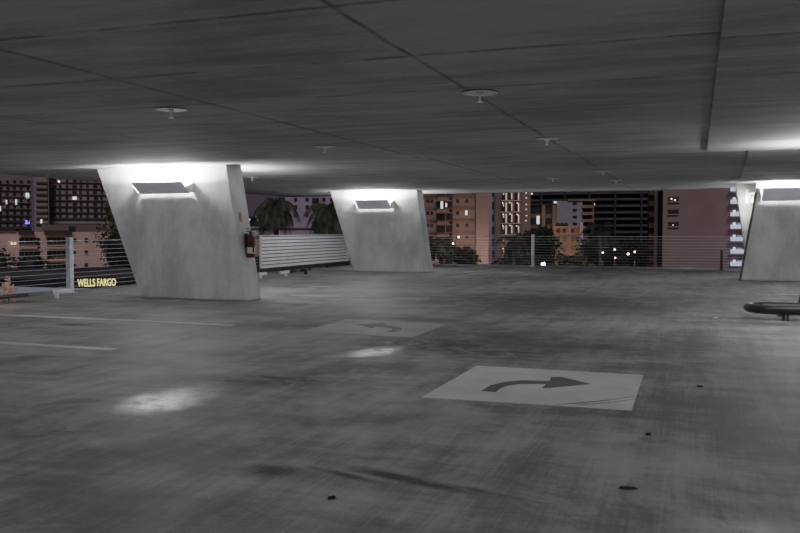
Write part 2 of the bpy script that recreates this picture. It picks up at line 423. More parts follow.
flat([((-1.25-x)-4.16, y+3.5) for x, y in A1][::-1], 'arrow', M['arrow_old'], t, .003, .005)
def line(x0, x1, y0, y1, label, m='line'):
    o = MB().box(x0, x1, y0, y1, 0, .003).build('parking_line', M[m]); tag(o, label, 'line', 'painted stall lines')
line(-11.7,-6.16,10.02,10.16, 'pale stall line crossing the left foreground in front of the nearest column')
line(-11.7,-6.16,7.5,7.64, 'shorter looking stall line at the left edge, nearest the camera')
line(-7.9,-4.9,15.1,15.22, 'faint stall line between the nearest column and the louvred panel column', 'line_old')
line(-11.3,-7.6,17.6,17.72, 'faint stall line just right of the nearest column, farther back', 'line_old')
line(-11.4,-5.6,22.6,22.72, 'faint stall line running in front of the louvred panel column', 'line_old')
x, y = onz(777,294); line(x, x+4, y-.05, y+.07, 'white stall line behind the black loop at the right edge')
x, y = onz(433,275); x2, y2 = onz(500,269)
o = MB().prism([(x,y),(x+.14,y),(x2+.14,y2),(x2,y2)], 0, .003).build('parking_line', M['line_old']); tag(o, 'faint slanting line on the deck right of the louvred panel column', 'line', 'painted stall lines')

# ------------------------------------------------------------------ wheel stops
def stop(label, X, ya, yb, white_first):
    t = thing('wheel_stop', label, 'wheel stop', (X, ya, 0), 0, 'low wheel stop bars')
    L = yb-ya; n = [(0, .26), (.26, .62), (.62, 1.0)] if white_first else [(0, .52), (.52, .78), (.78, 1.0)]
    cols = ['white','black','black'] if white_first else ['black','grey','white']
    names = ['white_end','bar','bar'] if white_first else ['bar','grey_band','white_end']
    for (a, b_), c, nm in zip(n, cols, names):
        MB().tube([(0,a*L,.13),(0,b_*L,.13)], 0.042, 12).build(nm, M[c], t)
    for q in (.16, .84):
        MB().box(-.035,.035,q*L-.03,q*L+.03,0,.095).build('foot', M['white' if (q < .5) == white_first else 'black'], t)
    return t
stop('black and white wheel stop bar at the left edge by the railing', -11.86, 10.9, 13.24, False)
stop('wheel stop bar with white end just emerging behind the nearest column', -11.37, 18.4, 20.35, False)
stop('wheel stop bar with white near end below the louvred panel', -11.2, 20.9, 22.8, True)
t = thing('wheel_stop', 'black rounded loop wheel stop on short feet at right edge', 'wheel stop', (1.5, 13.45, 0), 0, 'low wheel stop bars')
x0 = xat(745.5, 13.5, .12) - 1.5 + .05
pts = []
R_ = .33
for k in range(13):
    a = math.pi/2 + math.pi*k/12; pts.append((x0+R_+R_*math.cos(a), R_+R_*math.sin(a), .135))
pts += [(x0+R_+.6+1.2*k/4, 0, .135) for k in range(0,5)]
for k in range(13):
    a = -math.pi/2 + math.pi*k/12; pts.append((x0+2.3+R_*math.cos(a), R_+R_*math.sin(a), .135))
pts += [(x0+R_+1.8-1.2*k/4, 2*R_, .135) for k in range(0,5)]
MB().tube([(a,b_,c+.015) for a,b_,c in pts], .068, 14, closed=True).build('loop', M['black'], t)
for xx in (x0+.50, x0+1.9):
    for yy in (0, 2*R_): MB().lathe([(.06,0),(.06,.012),(.045,.015),(.045,.11)], 12, (xx,yy,0)).build('foot', M['black'], t)
xq, yq = onz(797.8, 309)
o = MB().tube([(0,0,0),(0,0,.02),(.0,0,.021),(.05,0,.27)], [.09,.09,.05,.05], 12).build('stub_post', M['dark']); o.location = (xq+.03, yq, 0)
tag(o, 'dark stub post touching the right frame edge behind the black loop', 'post')

# small litter on the deck
def litter(px, py, s, label, m, rz):
    x, y = onz(px, py); b = MB()
    ring = []
    n = 11
    for k in range(n):
        a = 2*math.pi*k/n; r = s*(.75+.5*random.random()); ring.append((r*math.cos(a), .33*r*math.sin(a)))
    bt = [b.b.verts.new((p[0],p[1],.001)) for p in ring]
    tp = [b.b.verts.new((p[0]*.7,p[1]*.7,.012+.006*random.random())) for p in ring]
    c = b.b.verts.new((0,0,.016))
    for k in range(n):
        b.b.faces.new((bt[k],bt[(k+1)%n],tp[(k+1)%n],tp[k])); b.b.faces.new((tp[k],tp[(k+1)%n],c))
    b.b.faces.new(bt[::-1])
    o = b.build('debris_scrap', M[m]); o.location = (x, y, 0); o.rotation_euler.z = rz; tag(o, label, 'scrap', 'scraps on the deck')
litter(332,499,.028,'small black scrap on the deck at lower left of centre','black',YAW+.5)
litter(628,489,.045,'flat black scrap on the deck below the arrow square','black',YAW-.1)
litter(716,318,.04,'small pale scrap on the deck left of the black loop','white',YAW)
litter(648,435,.018,'dark scrap on the deck below right corner of arrow square','dark',YAW)
litter(700,387,.028,'dark speck on the deck right of the arrow square','dark',YAW)

# ------------------------------------------------------------------ sprinklers
def sprinkler(x, y, label, first=[None]):
    z = ZC if y < 13.5 else ZF
    if x > .12 and y < 13.5: z = 2.55
    if first[0] is None:
        t = thing('sprinkler', label, 'sprinkler', (x,y,z), 0, 'ceiling sprinklers')
        MB().lathe([(.157,-.012),(.16,-.009),(.15,-.004),(.04,0)], 32).build('plate', M['plate'], t)
        MB().lathe([(.03,-.03),(.032,-.014)], 14).build('collar', M['steel'], t)
        MB().lathe([(.022,-.092),(.024,-.087),(.009,-.08),(.012,-.05),(.014,-.03)], 12).build('head', M['steel'], t)
        first[0] = t
    else: dup(first[0], (x,y,z), 0, label)
for px, py, zc, lab in ((480,92,ZC,'large ceiling sprinkler plate nearest, right of centre above the arrow square'), (171,109,ZC,'pale ceiling sprinkler plate above the nearest leaning column'),
                        (325,146,ZC,'ceiling sprinkler between the nearest column and the ceiling middle'), (547,138,ZC,'second ceiling sprinkler behind the largest plate'),
                        (603,171,ZF,'small far ceiling sprinkler, third in the line from the largest plate'), (616,180,ZF,'farthest small ceiling sprinkler above the dark high-rise'),
                        (553,178,ZF,'small far ceiling sprinkler with bright head above the lit balconies'), (252,177,ZF,'tiny ceiling sprinkler just right of the nearest column')):
    x, y = onz(px, py, zc); sprinkler(x, y, lab)

# ------------------------------------------------------------------ fire extinguisher on the near column
xs = (xat(247,Y1,0)*(ZF-1.15)+xat(226,Y1,ZF)*1.15)/ZF
t = thing('fire_extinguisher', 'red fire extinguisher hanging on the right side of nearest column', 'fire extinguisher', (xs+.125, Y1+.27, .82))
MB().lathe([(.05,0),(.075,.015),(.08,.05),(.08,.34),(.066,.40),(.035,.44),(.03,.46)], 20).build('cylinder', M['red'], t)
MB().lathe([(.0815,.08),(.0815,.2)], 20).build('label', M['tagm'], t)
MB().lathe([(.035,.46),(.035,.50),(.02,.52)], 12).build('valve', M['dark'], t)
h = MB().box(-.02,.02,-.13,.02,.50,.52); h.box(-.02,.02,-.15,.02,.545,.56); h.build('handle', M['dark'], t)
MB().tube([(0,-.03,.49),(.06,-.10,.46),(.085,-.09,.34),(.09,-.06,.18),(.09,-.05,.1)], .016, 8).build('hose', M['dark'], t)
MB().box(-.11,-.08,-.05,.05,.05,.46).build('wall_bracket', M['dark'], t)
MB().tube([(.0,-.02,.5),(.07,.04,.49),(.10,.04,.44)], .02, 8).build('gauge', M['steel'], t)
xs2 = (xat(247,Y1,0)*(ZF-1.62)+xat(226,Y1,ZF)*1.62)/ZF
o = MB().box(0,.006,-.04,.04,-.09,.09).build('wall_sticker', plain('faded_red', (.4,.2,.18), .7)); o.location = (xs2+.012, Y1+.2, 1.6); o.rotation_euler = (0,math.radians(-9.5),0)
tag(o, 'tiny faded red sticker above the fire extinguisher', 'sticker')

# ------------------------------------------------------------------ railings
NC = 11
def post(name_parent, x, y, hgt=1.18, w=.055, m='galv'):
    b = MB().box(x-w,x+w,y-w,y+w,0,hgt); b.box(x-w*1.9,x+w*1.9,y-w*1.9,y+w*1.9,0,.012); b.box(x-w*1.1,x+w*1.1,y-w*1.1,y+w*1.1,hgt,hgt+.012)
    return b.build('post', M[m], name_parent)
XL, YB = -12.72, 29.85
def railing(label, posts, a, b_):
    t = thing('cable_railing', label, 'railing', (0,0,0), 0, 'steel cable railings')
    for x, y in posts: post(t, x, y)
    for k in range(NC):
        z = .14 + (1.13-.14)*k/(NC-1)
        pts = [(a[0]+(b_[0]-a[0])*i/6, a[1]+(b_[1]-a[1])*i/6, z-.012*math.sin(math.pi*i/6)) for i in range(7)]
        MB().tube(pts, .0062 if k < NC-1 else .010, 6).build('cable', M['cable'], t)
    return t
yp0 = onx(260.5, 238, XL)[0]; yp1 = onx(347, 236, XL)[0]
railing('cable railing with grey post along the left side of the deck', [(XL,7.2),(XL,14.2),(XL,17.8)], (XL,4), (XL,yp0-.15))
xp = ony(533, 250, YB)[0]; xd = ony(721.5, 250, YB)[0]
railing('long cable railing with pale posts across the back of the deck', [(XL,YB),(xp-4.15,YB),(xp,YB),(5.0,YB),(9.0,YB),(13.0,YB)], (XL,YB), (17.5,YB))
o = MB().tube([(0,0,0),(0,0,.02),(0,0,.021),(0,0,.66),(0,0,.70)], [.09,.09,.04,.04,.015], 12).build('bollard', M['dark']); o.location = (xd, YB-.25, 0)
tag(o, 'short thin black post before the railing and rose wall', 'post')
t = thing('louvred_panel', 'white horizontally louvred panel between the two left columns', 'panel', (XL, yp0, 0))
b = MB(); Lp = yp1-yp0; n = 9; z0, z1 = .16, 1.16
for k in range(n):
    za = z0+(z1-z0)*k/n; zb = za+(z1-z0)/n
    b.hexa([(.035,0,za),(.05,0,za+.004),(.05,Lp,za+.004),(.035,Lp,za),(0,0,zb-.032),(.01,0,zb-.026),(.01,Lp,zb-.026),(0,Lp,zb-.032)])
b.build('slats', M['louvre'], t)
MB().box(-.05,-.03,0,Lp,z0,z1).build('backing', M['dark'], t)
MB().box(-.03,.05,-.02,0,z0,z1+.02).build('end_frame', M['louvre'], t)
MB().box(-.03,.06,Lp,Lp+.03,z0,z1+.02).build('end_frame', M['louvre'], t)
MB().box(-.05,.05,0,Lp,z1,z1+.025).build('top_rail', M['louvre'], t)
MB().box(.02,.12,-1.2,Lp,.04,.15).build('base_beam', M['dark'], t)
for yy in (-.6, Lp*.2, Lp*.7, Lp-.1): MB().box(.03,.11,yy,yy+.08,0.0,.05).build('foot', M['dark'], t)
MB().box(-.06,.04,Lp+.1,Lp+.24,0,1.15).build('end_post', M['galv'], t)

# ------------------------------------------------------------------ the city
G = -12.0
class Block:
    def __init__(s, name, label, cat, pxc, dist, rot=0.0, group=None):
        a = sight(pxc, 230); L = math.hypot(a[0], a[1])
        s.o = (a[0]/L*dist, a[1]/L*dist); s.rz = math.atan2(-a[0], a[1]) + rot
        s.root = thing(name, label, cat, (s.o[0], s.o[1], G), s.rz, group)
        s.c, s.s = math.cos(s.rz), math.sin(s.rz)
    def uv(s, px, py, d=0.0):               # where a line of sight meets the facade (set back by d)
        a = sight(px, py)
        nx, ny = -s.s, s.c
        t = (s.o[0]*nx + s.o[1]*ny + d) / (a[0]*nx + a[1]*ny)
        X, Y, Z = a[0]*t - s.o[0], a[1]*t - s.o[1], EYE + a[2]*t
        return X*s.c + Y*s.s, Z - G
    def rect(s, x0, x1, y0, y1, d=0.0):      # pixel rectangle -> local (u0,u1,w0,w1)
        u0, w1 = s.uv(x0, y0, d); u1, w0 = s.uv(x1, y1, d)
        return u0, u1, w0, w1
    def box(s, name, m, x0, x1, y0, y1, d0=0.0, d1=20.0, foot=False, par=None):
        u0, u1, w0, w1 = s.rect(x0, x1, y0, y1, min(d0, 0))
        if foot: w0 = 0
        return MB().box(u0, u1, d0, d1, w0, w1).build(name, M[m], par or s.root)
    def ball(s, name, m, px, py, r, d=-.3, par=None):
        u, w = s.uv(px, py, d)
        return MB().ball((u, d, w), r, 1).build(name, M[m], par or s.root)

# tall balcony tower on the left
B = Block('apartment_tower', 'tall dim balcony tower behind the pink low-rise at left', 'building', 70, 400, -.06)
B.box('wall', 'tower', 50, 136, 160, 300, 0, 40, True)
B.box('wall', 'tower', 33, 49.5, 158, 300, -6, 40, True)
B.box('stair_fin', 'tower', 48, 50, 158, 300, -7, 2, True)
for f in range(8):
    y = 178.6 + 5.95*f
    B.box('balcony', 'towerdark', 50, 136, y+3.4, y+5.4, -.8, 0)
    B.box('balcony', 'towerdark', 36, 47.5, y+3.0, y+5.0, -6.8, -6)
    for k in range(9):
        x = 52 + 6.9*k + random.uniform(-.4,.4)
        if f < 7: B.box('window', 'lit_warm' if (f,k) == (3,3) else 'pane', x, x+(2.3 if k % 3 else 4), y+.2, y+3.2, -.3, .5)
for px, py in ((59,181.5),(74,198.5)):
    B.ball('balcony_lamp', 'lamp_s', px, py, .55, -3.4)
B.box('window', 'lit_white', 40.5, 42, 219, 223.5, -6.6, -5)
B = Block('apartment_tower', 'receding dim tower wing with balconies at far left edge', 'building', 14, 410, .30)
B.box('wall', 'tower', -20, 33, 160, 300, 0, 40, True)
for f in range(8):
    y = 180 + 6.2*f
    B.box('balcony', 'towerdark', -20, 32, y+3.2, y+5.4, -.8, 0)
    for k in range(5):
        x = -1 + 7*k + random.uniform(-.5,.5); B.box('window', 'pane', x, x+2.6, y+.3, y+3.0, -.3, .5)
for x0, x1, y0, y1, m in ((26,27.4,193,198,'lit_white'),(28,29.2,193,198,'lit_white'),(15.5,17,199.5,204.5,'lit_white'),(6,7.2,200,204,'lit_warm'),(-.5,1,206,211,'lit_white'),(25.5,27.6,220.5,224,'lit_blue'),(28.6,29.6,221,224,'lit_blue')):
    B.box('window', m, x0, x1, y0, y1, -.8, -.3)

# pink low-rise
B = Block('apartment_house', 'pink low-rise apartment house with stacked balconies at left', 'building', 55, 165, -.05)
B.box('wall', 'pink', -40, 113, 232, 300, 0, 14, True)
B.box('penthouse', 'pinkdk', 40, 118, 224.5, 232.5, 4, 14)
B.box('penthouse_window', 'pane', 68, 75, 226, 231, 3.8, 4.2)
B.box('roof_slab', 'roofdk', 18, 33, 231, 234.5, -1.6, 1); B.box('roof_slab', 'roofdk', 44, 71, 230.5, 234.5, -1.6, 1)
B.box('roof_slab', 'roofdk', -40, 16, 229.5, 231.5, -.5, 5)
for x0, x1 in ((19,40),(47,71)):
    for f in range(3):
        y = 237.5 + 12.6*f
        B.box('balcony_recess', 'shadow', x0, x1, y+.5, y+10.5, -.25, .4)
        B.box('balcony_rail', 'brown', x0, x1-4, y+6.6, y+9.6, -1.4, -1.2)
        B.box('balcony_slab', 'pink', x0-.5, x1-3, y+9.6, y+11, -1.4, 0)
        for xx in (x0+5, x0+9.5, x0+14): B.box('mullion', 'pinkdk', xx, xx+.7, y+.8, y+7, -.4, -.2)
for y in (240, 252.5, 265): B.box('window', 'pane', 84.5, 88, y-2, y+2, -.2, .3); B.box('window', 'pane', 73, 76, y-1.5, y+1.5, -.2, .3)
for x in (10.8, 14): B.box('window', 'lit_warm', x, x+2, 242.3, 244.6, -.3, .2)
for x in (5, 8): B.box('window', 'pane', x, x+2, 254, 257, -.2, .3)

# dark bank roof with yellow letters
B = Block('bank_building', 'dark flat-roofed building carrying yellow letters beyond the railing', 'building', 70, 62, .06)
B.box('wall', 'roofdk', -60, 150, 279, 300, 0, 14, True)
B.box('parapet', 'shadow', -60, 152, 276, 288.5, -.25, 0)
B.box('coping', 'slate', -60, 153, 274.6, 276.2, -.35, .1)
tc = bpy.data.curves.new('letters', 'FONT'); tc.body = 'WELLS FARGO'; tc.align_x = 'LEFT'; tc.extrude = .04; tc.offset = .012
to = bpy.data.objects.new('letters', tc); C.objects.link(to)
bpy.context.view_layer.update()
me = bpy.data.meshes.new_from_object(to.evaluated_get(bpy.context.evaluated_depsgraph_get()))
C.objects.unlink(to); bpy.data.objects.remove(to)
u0, u1, w0, w1 = B.rect(77.5, 116, 279.2, 285.8, -.35)
xs_ = [v.co.x for v in me.vertices]; ys_ = [v.co.y for v in me.vertices]
ax, ay = (u1-u0)/(max(xs_)-min(xs_)), (w1-w0)/(max(ys_)-min(ys_))
mnx, mny = min(xs_), min(ys_)
for v in me.vertices: v.co = Vector((u0+(v.co.x-mnx)*ax, -.3-v.co.z*1.0, w0+(v.co.y-mny)*ay))
me.materials.append(M['letters'])
so = bpy.data.objects.new('sign', me); C.objects.link(so); so.location = B.root.location; so.rotation_euler = B.root.rotation_euler
tag(so, 'glowing yellow shop lettering on the dark parapet beyond left railing', 'sign')

# second bay: lavender blocks
B = Block('apartment_house', 'lavender block with dark square windows behind the palms', 'building', 305, 210, .10)
B.box('wall', 'lav', 285, 362, 170, 300, 0, 15, True)
B.box('balcony_stack', 'mauve', 312, 322, 170, 222, -1.0, 0)
for y in (199.5, 207, 215):
    for x in (294, 305.5, 322.5, 330, 338): B.box('window', 'pane', x, x+3.2, y-1.8, y+1.8, -.2, .3)
for y in (198, 206): B.box('balcony_recess', 'pane', 312.5, 319, y, y+5.5, -1.2, -.9)
B = Block('boundary_building', 'pale lavender low wall behind the palms and louvred panel', 'building', 290, 130, 0)
B.box('wall', 'lav', 246, 360, 228, 300, 0, 8, True); B.box('coping', 'mauve', 245, 361, 226.5, 228.3, -.4, .4)
B = Block('shop_block', 'small pink wall glimpsed beside the fire extinguisher', 'building', 256, 95, 0)
B.box('wall', 'pink', 240, 262.5, 236, 256, 0, 5); B.box('base_wall', 'roofdk', 238, 262.5, 256, 300, -.3, 5, True); B.box('coping', 'mauve', 239, 263, 234.8, 236.3, -.3, .3)
B = Block('far_block', 'very dark block with three tiny lit windows right of the nearest column', 'building', 250, 330, 0)
B.box('wall', 'shadow', 236, 272, 218, 300, 0, 10, True); B.box('roof_slab', 'roofdk', 234, 273, 216, 218.2, -1, 10)
for x, y in ((249.5,219.5),(256.5,216.8),(258,220)): B.box('window', 'lit_white', x-.7, x+.7, y-.7, y+.9, -1.4, -1.0)

# third bay: pink apartment house beside the second column
B = Block('apartment_house', 'dim pink apartment block right of the louvred panel column', 'building', 455, 185, 0)
B.box('wall', 'pinkdk', 405, 486, 165, 300, 0, 8, True)
B.box('pilaster', 'pinkdk', 476, 488.2, 165, 300, -1.2, 0, True)
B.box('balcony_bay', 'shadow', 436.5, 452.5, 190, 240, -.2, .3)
for f in range(5):
    y = 189 + 12.2*f
    B.box('floor_band', 'brown', 405, 476, y+6.5, y+7.3, -.35, 0)
    B.box('balcony_rail', 'pinkdk', 437, 449, y+8, y+11, -1.4, -1.2); B.box('balcony_slab', 'brown', 436.5, 452, y+11, y+12, -1.4, 0)
    for x in (426.5, 430.5, 456.2, 465.5): B.box('window', 'pane', x, x+(2.6 if x < 440 else 2.8), y+10.3, y+13.6, -.2, .3)
    B.box('mullion', 'pinkdk', 445, 446, y, y+8, -.5, -.3)
B.box('window', 'lit_white', 440.7, 443, 201.5, 208.5, -.6, -.3); B.box('window', 'lit_warm', 445.5, 447, 203, 207, -.6, -.3); B.box('window', 'lit_white', 465.3, 467.4, 210.5, 215, -.5, -.2)
B = Block('narrow_tower', 'narrow grey stair tower between the two pink apartment blocks', 'building', 491.5, 214, 0)
B.box('wall', 'mauve', 488, 494.9, 165, 300, 0, 12, True)
for k in range(6): B.box('window', 'pane', 492, 494, 190+12.2*k, 197+12.2*k, -.2, .2); B.box('vent', 'lit_white', 489.6, 490.4, 193+12.2*k, 196.5+12.2*k, -.3, .1).data.materials[0] = M['lav']
B = Block('apartment_house', 'pink apartment block strung with bright balcony lamps', 'building', 513, 212, 0)
B.box('wall', 'pinkdk', 495.3, 530, 165, 300, 0, 12, True)
for k in range(3): B.box('pier', 'pinkdk', 505.5+6.5*k, 507.5+6.5*k, 165, 300, -1.6, 0, True)
for f in range(6):
    y = 190 + 11.4*f
    B.box('balcony_slab', 'pink', 501, 521, y+10, y+11, -2.0, 0)
    for x in (502, 508, 514.5): B.box('balcony_door', 'pane', x, x+2.8, y+3, y+10, -.2, .2)
    for x, dy in ((503,1.5),(510,1.2),(517,1.8),(526.2,3),(526.2,8)):
        if (f*5+int(x)) % 6 != 1 and not (f > 3 and x > 504): B.ball('balcony_lamp', 'lamp_s', x+random.uniform(-.4,.4), y+dy, .17 if x < 520 else .15, -1.7 if x < 520 else -.3)
    
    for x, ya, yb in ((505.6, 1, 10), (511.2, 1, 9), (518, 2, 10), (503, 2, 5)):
        if f < 4 or x < 505: B.box('painted_light_strip', 'wall_glow', x, x+1.1, y+ya, y+yb, -1.75, -1.6)  # emissive strips paint lamp light onto the balcony walls

B = Block('apartment_house', 'brown block with amber fins and one lit window', 'building', 543, 215, .05)
B.box('wall', 'brown', 528, 556, 205, 300, 0, 15, True); B.box('roof_slab', 'roofdk', 527, 557, 203.3, 205.2, -.8, 10)
for x in (542, 552.5): B.box('fin', 'orange', x, x+2.6, 205.2, 300, -1.2, 0, True)
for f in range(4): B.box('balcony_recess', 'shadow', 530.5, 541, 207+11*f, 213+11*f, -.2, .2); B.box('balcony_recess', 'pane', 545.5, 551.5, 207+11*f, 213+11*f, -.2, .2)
B.box('window', 'lit_white', 536.8, 539.4, 216, 224, -.5, -.1)
B = Block('apartment_house', 'mauve white block with a column of four windows', 'building', 575, 250, .12)
B.box('wall', 'mauve', 553, 581.5, 201, 300, 0, 15, True)
B.box('side_wing', 'brown', 581.5, 594, 199.5, 300, 1.5, 15, True)
B.box('roof_slab', 'orange', 568, 594.5, 199.2, 201, -.4, 10)
for f in range(4): B.box('window', 'pane', 572.8, 577, 203+6.8*f-1, 203+6.8*f+1.4, -.2, .2)
for f in range(4): B.box('balcony_rail', 'orange', 582, 593.5, 205+7*f, 208+7*f, -.5, 1.5)  # orange lamplight painted into the rail colour
B.box('window', 'lit_white', 554, 556.5, 201.5, 205.5, -.4, -.1)
B = Block('apartment_house', 'low amber building with open floors below the mauve block', 'building', 569, 180, 0)
B.box('wall', 'orange', 554, 581, 226, 300, 0, 12, True)
for f in range(4):
    for x in (556.5, 562.5, 571, 576): B.box('window', 'pane' if (f+int(x)) % 3 else 'brown', x, x+3.6, 228.5+8.5*f, 232.5+8.5*f, -.2, .2)
B.box('pilaster', 'mauve', 580, 582.4, 222, 300, -.8, .5, True); B.box('floor_band', 'brown', 554, 581, 234.8, 236, -.3, 0)
for x in (558, 562, 566): B.ball('roof_planter', 'leaf', x, 225, .55, 1)

# curved high-rise
a0 = sight(615, 230); L0 = math.hypot(a0[0], a0[1]); D0 = 320
t = thing('apartment_tower', 'dark curved high-rise ringed with grey balcony bands', 'building', (a0[0]/L0*D0, a0[1]/L0*D0, G), math.atan2(-a0[0], a0[1]))
def arc(r, half, n=28, cyv=0.0, k0=-1.0): return [(r*math.sin(half*(k0+(1-k0)*i/n)), cyv-r*math.cos(half*(k0+(1-k0)*i/n))) for i in range(n+1)]
RA, HA = 75, .55
MB().prism(arc(RA, HA, cyv=RA) + [(38,60),(-38,60)], 0, 40).build('core', M['shadow'], t)
for f in range(16):
    w = 40 - 2.45*f
    o = arc(RA+2.2, HA, cyv=RA); i_ = arc(RA+.1, HA, cyv=RA)
    MB().prism(o + i_[::-1], w-.85, w).build('balcony_band', M['slate'], t)
for k in range(9):
    q = HA*(-.9+.225*k); p_ = (RA+1.6)
    MB().box(-.35,.35,-1.2,1.2,0,40).build('partition', M['roofdk'], t).location = (p_*math.sin(q), RA-p_*math.cos(q), 0)
for q, w in ((-.42, 27.5), (-.1, 23.0), (.2, 25.4)): MB().ball(((RA+2.6)*math.sin(q), RA-(RA+2.6)*math.cos(q), w), .35, 1).build('balcony_lamp', M['lamp_s'], t)
B = Block('narrow_tower', 'narrow dark red balcony tower at the left edge of rose wall', 'building', 656, 200, 0)
B.box('wall', 'shadow', 648, 664, 165, 300, 0, 14, True)
for f in range(8):
    B.box('balcony_rail', 'rust', 649, 654.3, 190+11*f, 195+11*f, -1.2, 0); B.box('balcony_rail', 'roofdk', 658, 663.6, 188+12*f, 192+12*f, -1.0, 0)
    B.box('window', 'pane', 658.5, 662, 193+12*f, 198+12*f, -.3, .1)
B.box('drainpipe', 'mauve', 655, 656.6, 165, 300, -1.4, -.6, True)
B = Block('apartment_house', 'big blank rose-coloured end wall with lit blue balconies at right', 'building', 700, 190, -.04)
B.box('wall', 'pinkwall', 663.5, 737, 160, 300, 0, 15, True)
B.box('balcony_wing', 'pinkdk', 737, 775, 160, 300, 2, 15, True)
for y in (199.5, 212, 224.5):
    B.box('window', 'pane', 668.3, 678.5, y-2, y+2, -.15, .2)
    B.box('window_sill', 'mauve', 668, 679, y+2, y+2.8, -.5, 0)
    B.box('window_frame', 'brown', 668, 679, y-3, y-2, -.3, 0)
for x, y in ((671.5,199),(675,200)): B.ball('window_lamp', 'lamp_s', x, y, .2, -.4)
B.ball('window_lamp', 'lamp_s', 673, 225, .12, -.4)
for f in range(7):
    y = 188 + 12.45*f
    B.box('balcony', 'lit_sky', 730.5, 746, y-.6, y+3.2, -1.6, 0)  # balcony light put in as emission of the parapet itself
    B.box('balcony_light', 'lit_white', 733, 735.5, y-2.8, y-.6, -.6, 0); B.box('balcony_screen', 'blue', 737.5, 742, y-2.6, y-.6, -.9, 0)
    B.box('balcony_slab', 'mauve', 730, 747, y+3.2, y+4.4, -1.8, 0)

# ------------------------------------------------------------------ trees
def leaves(b, c, r, n, s):
    for _ in range(n):
        while True:
            p = Vector((random.uniform(-1,1), random.uniform(-1,1), random.uniform(-1,1)))
            if .25 < p.length < 1: break
        q = Vector((c[0]+p.x*r[0], c[1]+p.y*r[1], c[2]+p.z*r[2]))
        d1 = Vector((random.gauss(0,1), random.gauss(0,1), random.gauss(0,1))).normalized()
        d2 = d1.orthogonal().normalized(); k = s*random.uniform(.6,1.3)
        b.poly([q-d1*k, q+d2*k*.45, q+d1*k, q-d2*k*.45])
def tree(label, px, pyc, dist, rx, rz, n=700, name='leafy_tree', m='leaf'):
    a = sight(px, 230); L = math.hypot(a[0], a[1]); zc = EYE + (230-pyc)/F*dist - G
    W, Hh = rx/F*dist, rz/F*dist
    t = thing(name, label, 'tree', (a[0]/L*dist, a[1]/L*dist, G), random.uniform(0,6))
    b = MB(); nb = 7
    leaves(b, (0,0,zc), (W*.8,W*.8,Hh*.8), n//2, dist/F*2.4)
    for k in range(nb):
        an = 2*math.pi*k/nb; leaves(b, (W*.55*math.cos(an), W*.55*math.sin(an), zc+random.uniform(-.5,.5)*Hh), (W*.45,W*.45,Hh*.5), n//(2*nb), dist/F*2.4)
    b.ball((0,0,zc), (W*.6,W*.6,Hh*.65), 2)
    b.build('foliage', M[m], t)
    MB().tube([(0,0,0),(.1,0,zc*.5),(0,.1,zc)], [W*.10+.12, W*.07+.1, W*.04+.06], 8).build('trunk', M['bark'], t)
def palm(label, px, pyc, dist, rad, droop=.9, n=22, m='palmleaf'):
    a = sight(px, 230); L = math.hypot(a[0], a[1]); zc = EYE + (230-pyc)/F*dist - G; R = rad/F*dist
    t = thing('palm_tree', label, 'tree', (a[0]/L*dist, a[1]/L*dist, G), random.uniform(0,6), 'palms beyond the deck')
    b = MB()
    for k in range(n):
        az = 2*math.pi*k/n*2.618 + random.uniform(-.2,.2); el = random.uniform(-.4, 1.15); ln = R*random.uniform(.95,1.35)
        p = Vector((0,0,zc)); d = Vector((math.cos(az)*math.cos(el), math.sin(az)*math.cos(el), math.sin(el)))
        prev = None; N = 14; pts = []
        for i in range(N+1):
            pts.append(p.copy()); p = p + d*(ln/N); d = (d + Vector((0,0,-droop*2.4/N))).normalized()
        for i in range(1, N):
            u = i/N; tg = (pts[i+1]-pts[i-1]).normalized(); sd = tg.cross(Vector((0,0,1)))
            if sd.length < 1e-3: sd = Vector((1,0,0))
            sd.normalize(); w = R*.30*math.sin(math.pi*min(1, .15+u*.85))+.05
            for sg in (-1, 1):
                for h_ in (0, .5):
                    q = pts[i].lerp(pts[i+1], h_); tip = q + sd*sg*w*.75 + tg*w*.5 + Vector((0,0,-w*.75))
                    b.poly([q - tg*ln*.014, q + tg*ln*.014, tip])
        for i in range(N): 
            s_ = R*.012*(1.2-i/N); b.poly([pts[i]+Vector((0,0,s_)), pts[i+1]+Vector((0,0,s_)), pts[i+1]-Vector((0,0,s_)), pts[i]-Vector((0,0,s_))])
    b.build('fronds', M[m], t)
    MB().tube([(0,0,0),(.15,0,zc*.4),(.05,0,zc*.8),(0,0,zc+.1)], [R*.13,R*.09,R*.08,R*.10], 10).build('trunk', M['bark'], t)
palm('large drooping palm right of the nearest column above the louvred panel', 276, 206, 90, 30, 1.35, 52)
palm('palm leaning against the edge of the louvred panel column', 330, 211, 96, 31, 1.35, 52)
palm('dark palm with arching fronds left of the middle railing post', 514, 242, 98, 20, 1.2, 24, 'leaf')
palm('dark palm in front of the mauve white block', 600, 229, 120, 18, 1.0, 24, 'leaf')
tree('dark green tree behind the left railing beside nearest column', 122, 250, 88, 26, 33, 1100)
tree('small dark tree in front of the pink low-rise balconies', 30, 262, 140, 20, 13, 500)
tree('dark tree at the far left frame edge below the tower', -4, 262, 120, 15, 24, 500)
tree('thin dark tree in front of the tower next to nearest column', 114, 212, 130, 10, 14, 300, m='palmleaf')
tree('dark bushes right of the louvred panel column', 440, 251, 100, 19, 17, 900)
tree('dark leafy tree before the amber lit pink wall', 463, 257, 110, 19, 13, 800)
tree('dark crown left of the middle railing post', 539, 243, 130, 26, 19, 1000)
tree('low spreading dark shrubbery behind the middle railing post', 527, 262, 115, 40, 11, 800)
tree('broad dark tree below the mauve white block', 600, 253, 136, 29, 24, 1100)
tree('low dark tree in front of the amber building', 576, 263, 105, 22, 10, 600)
tree('dark trees under the high-rise behind the street lamps', 638, 254, 230, 26, 22, 700)

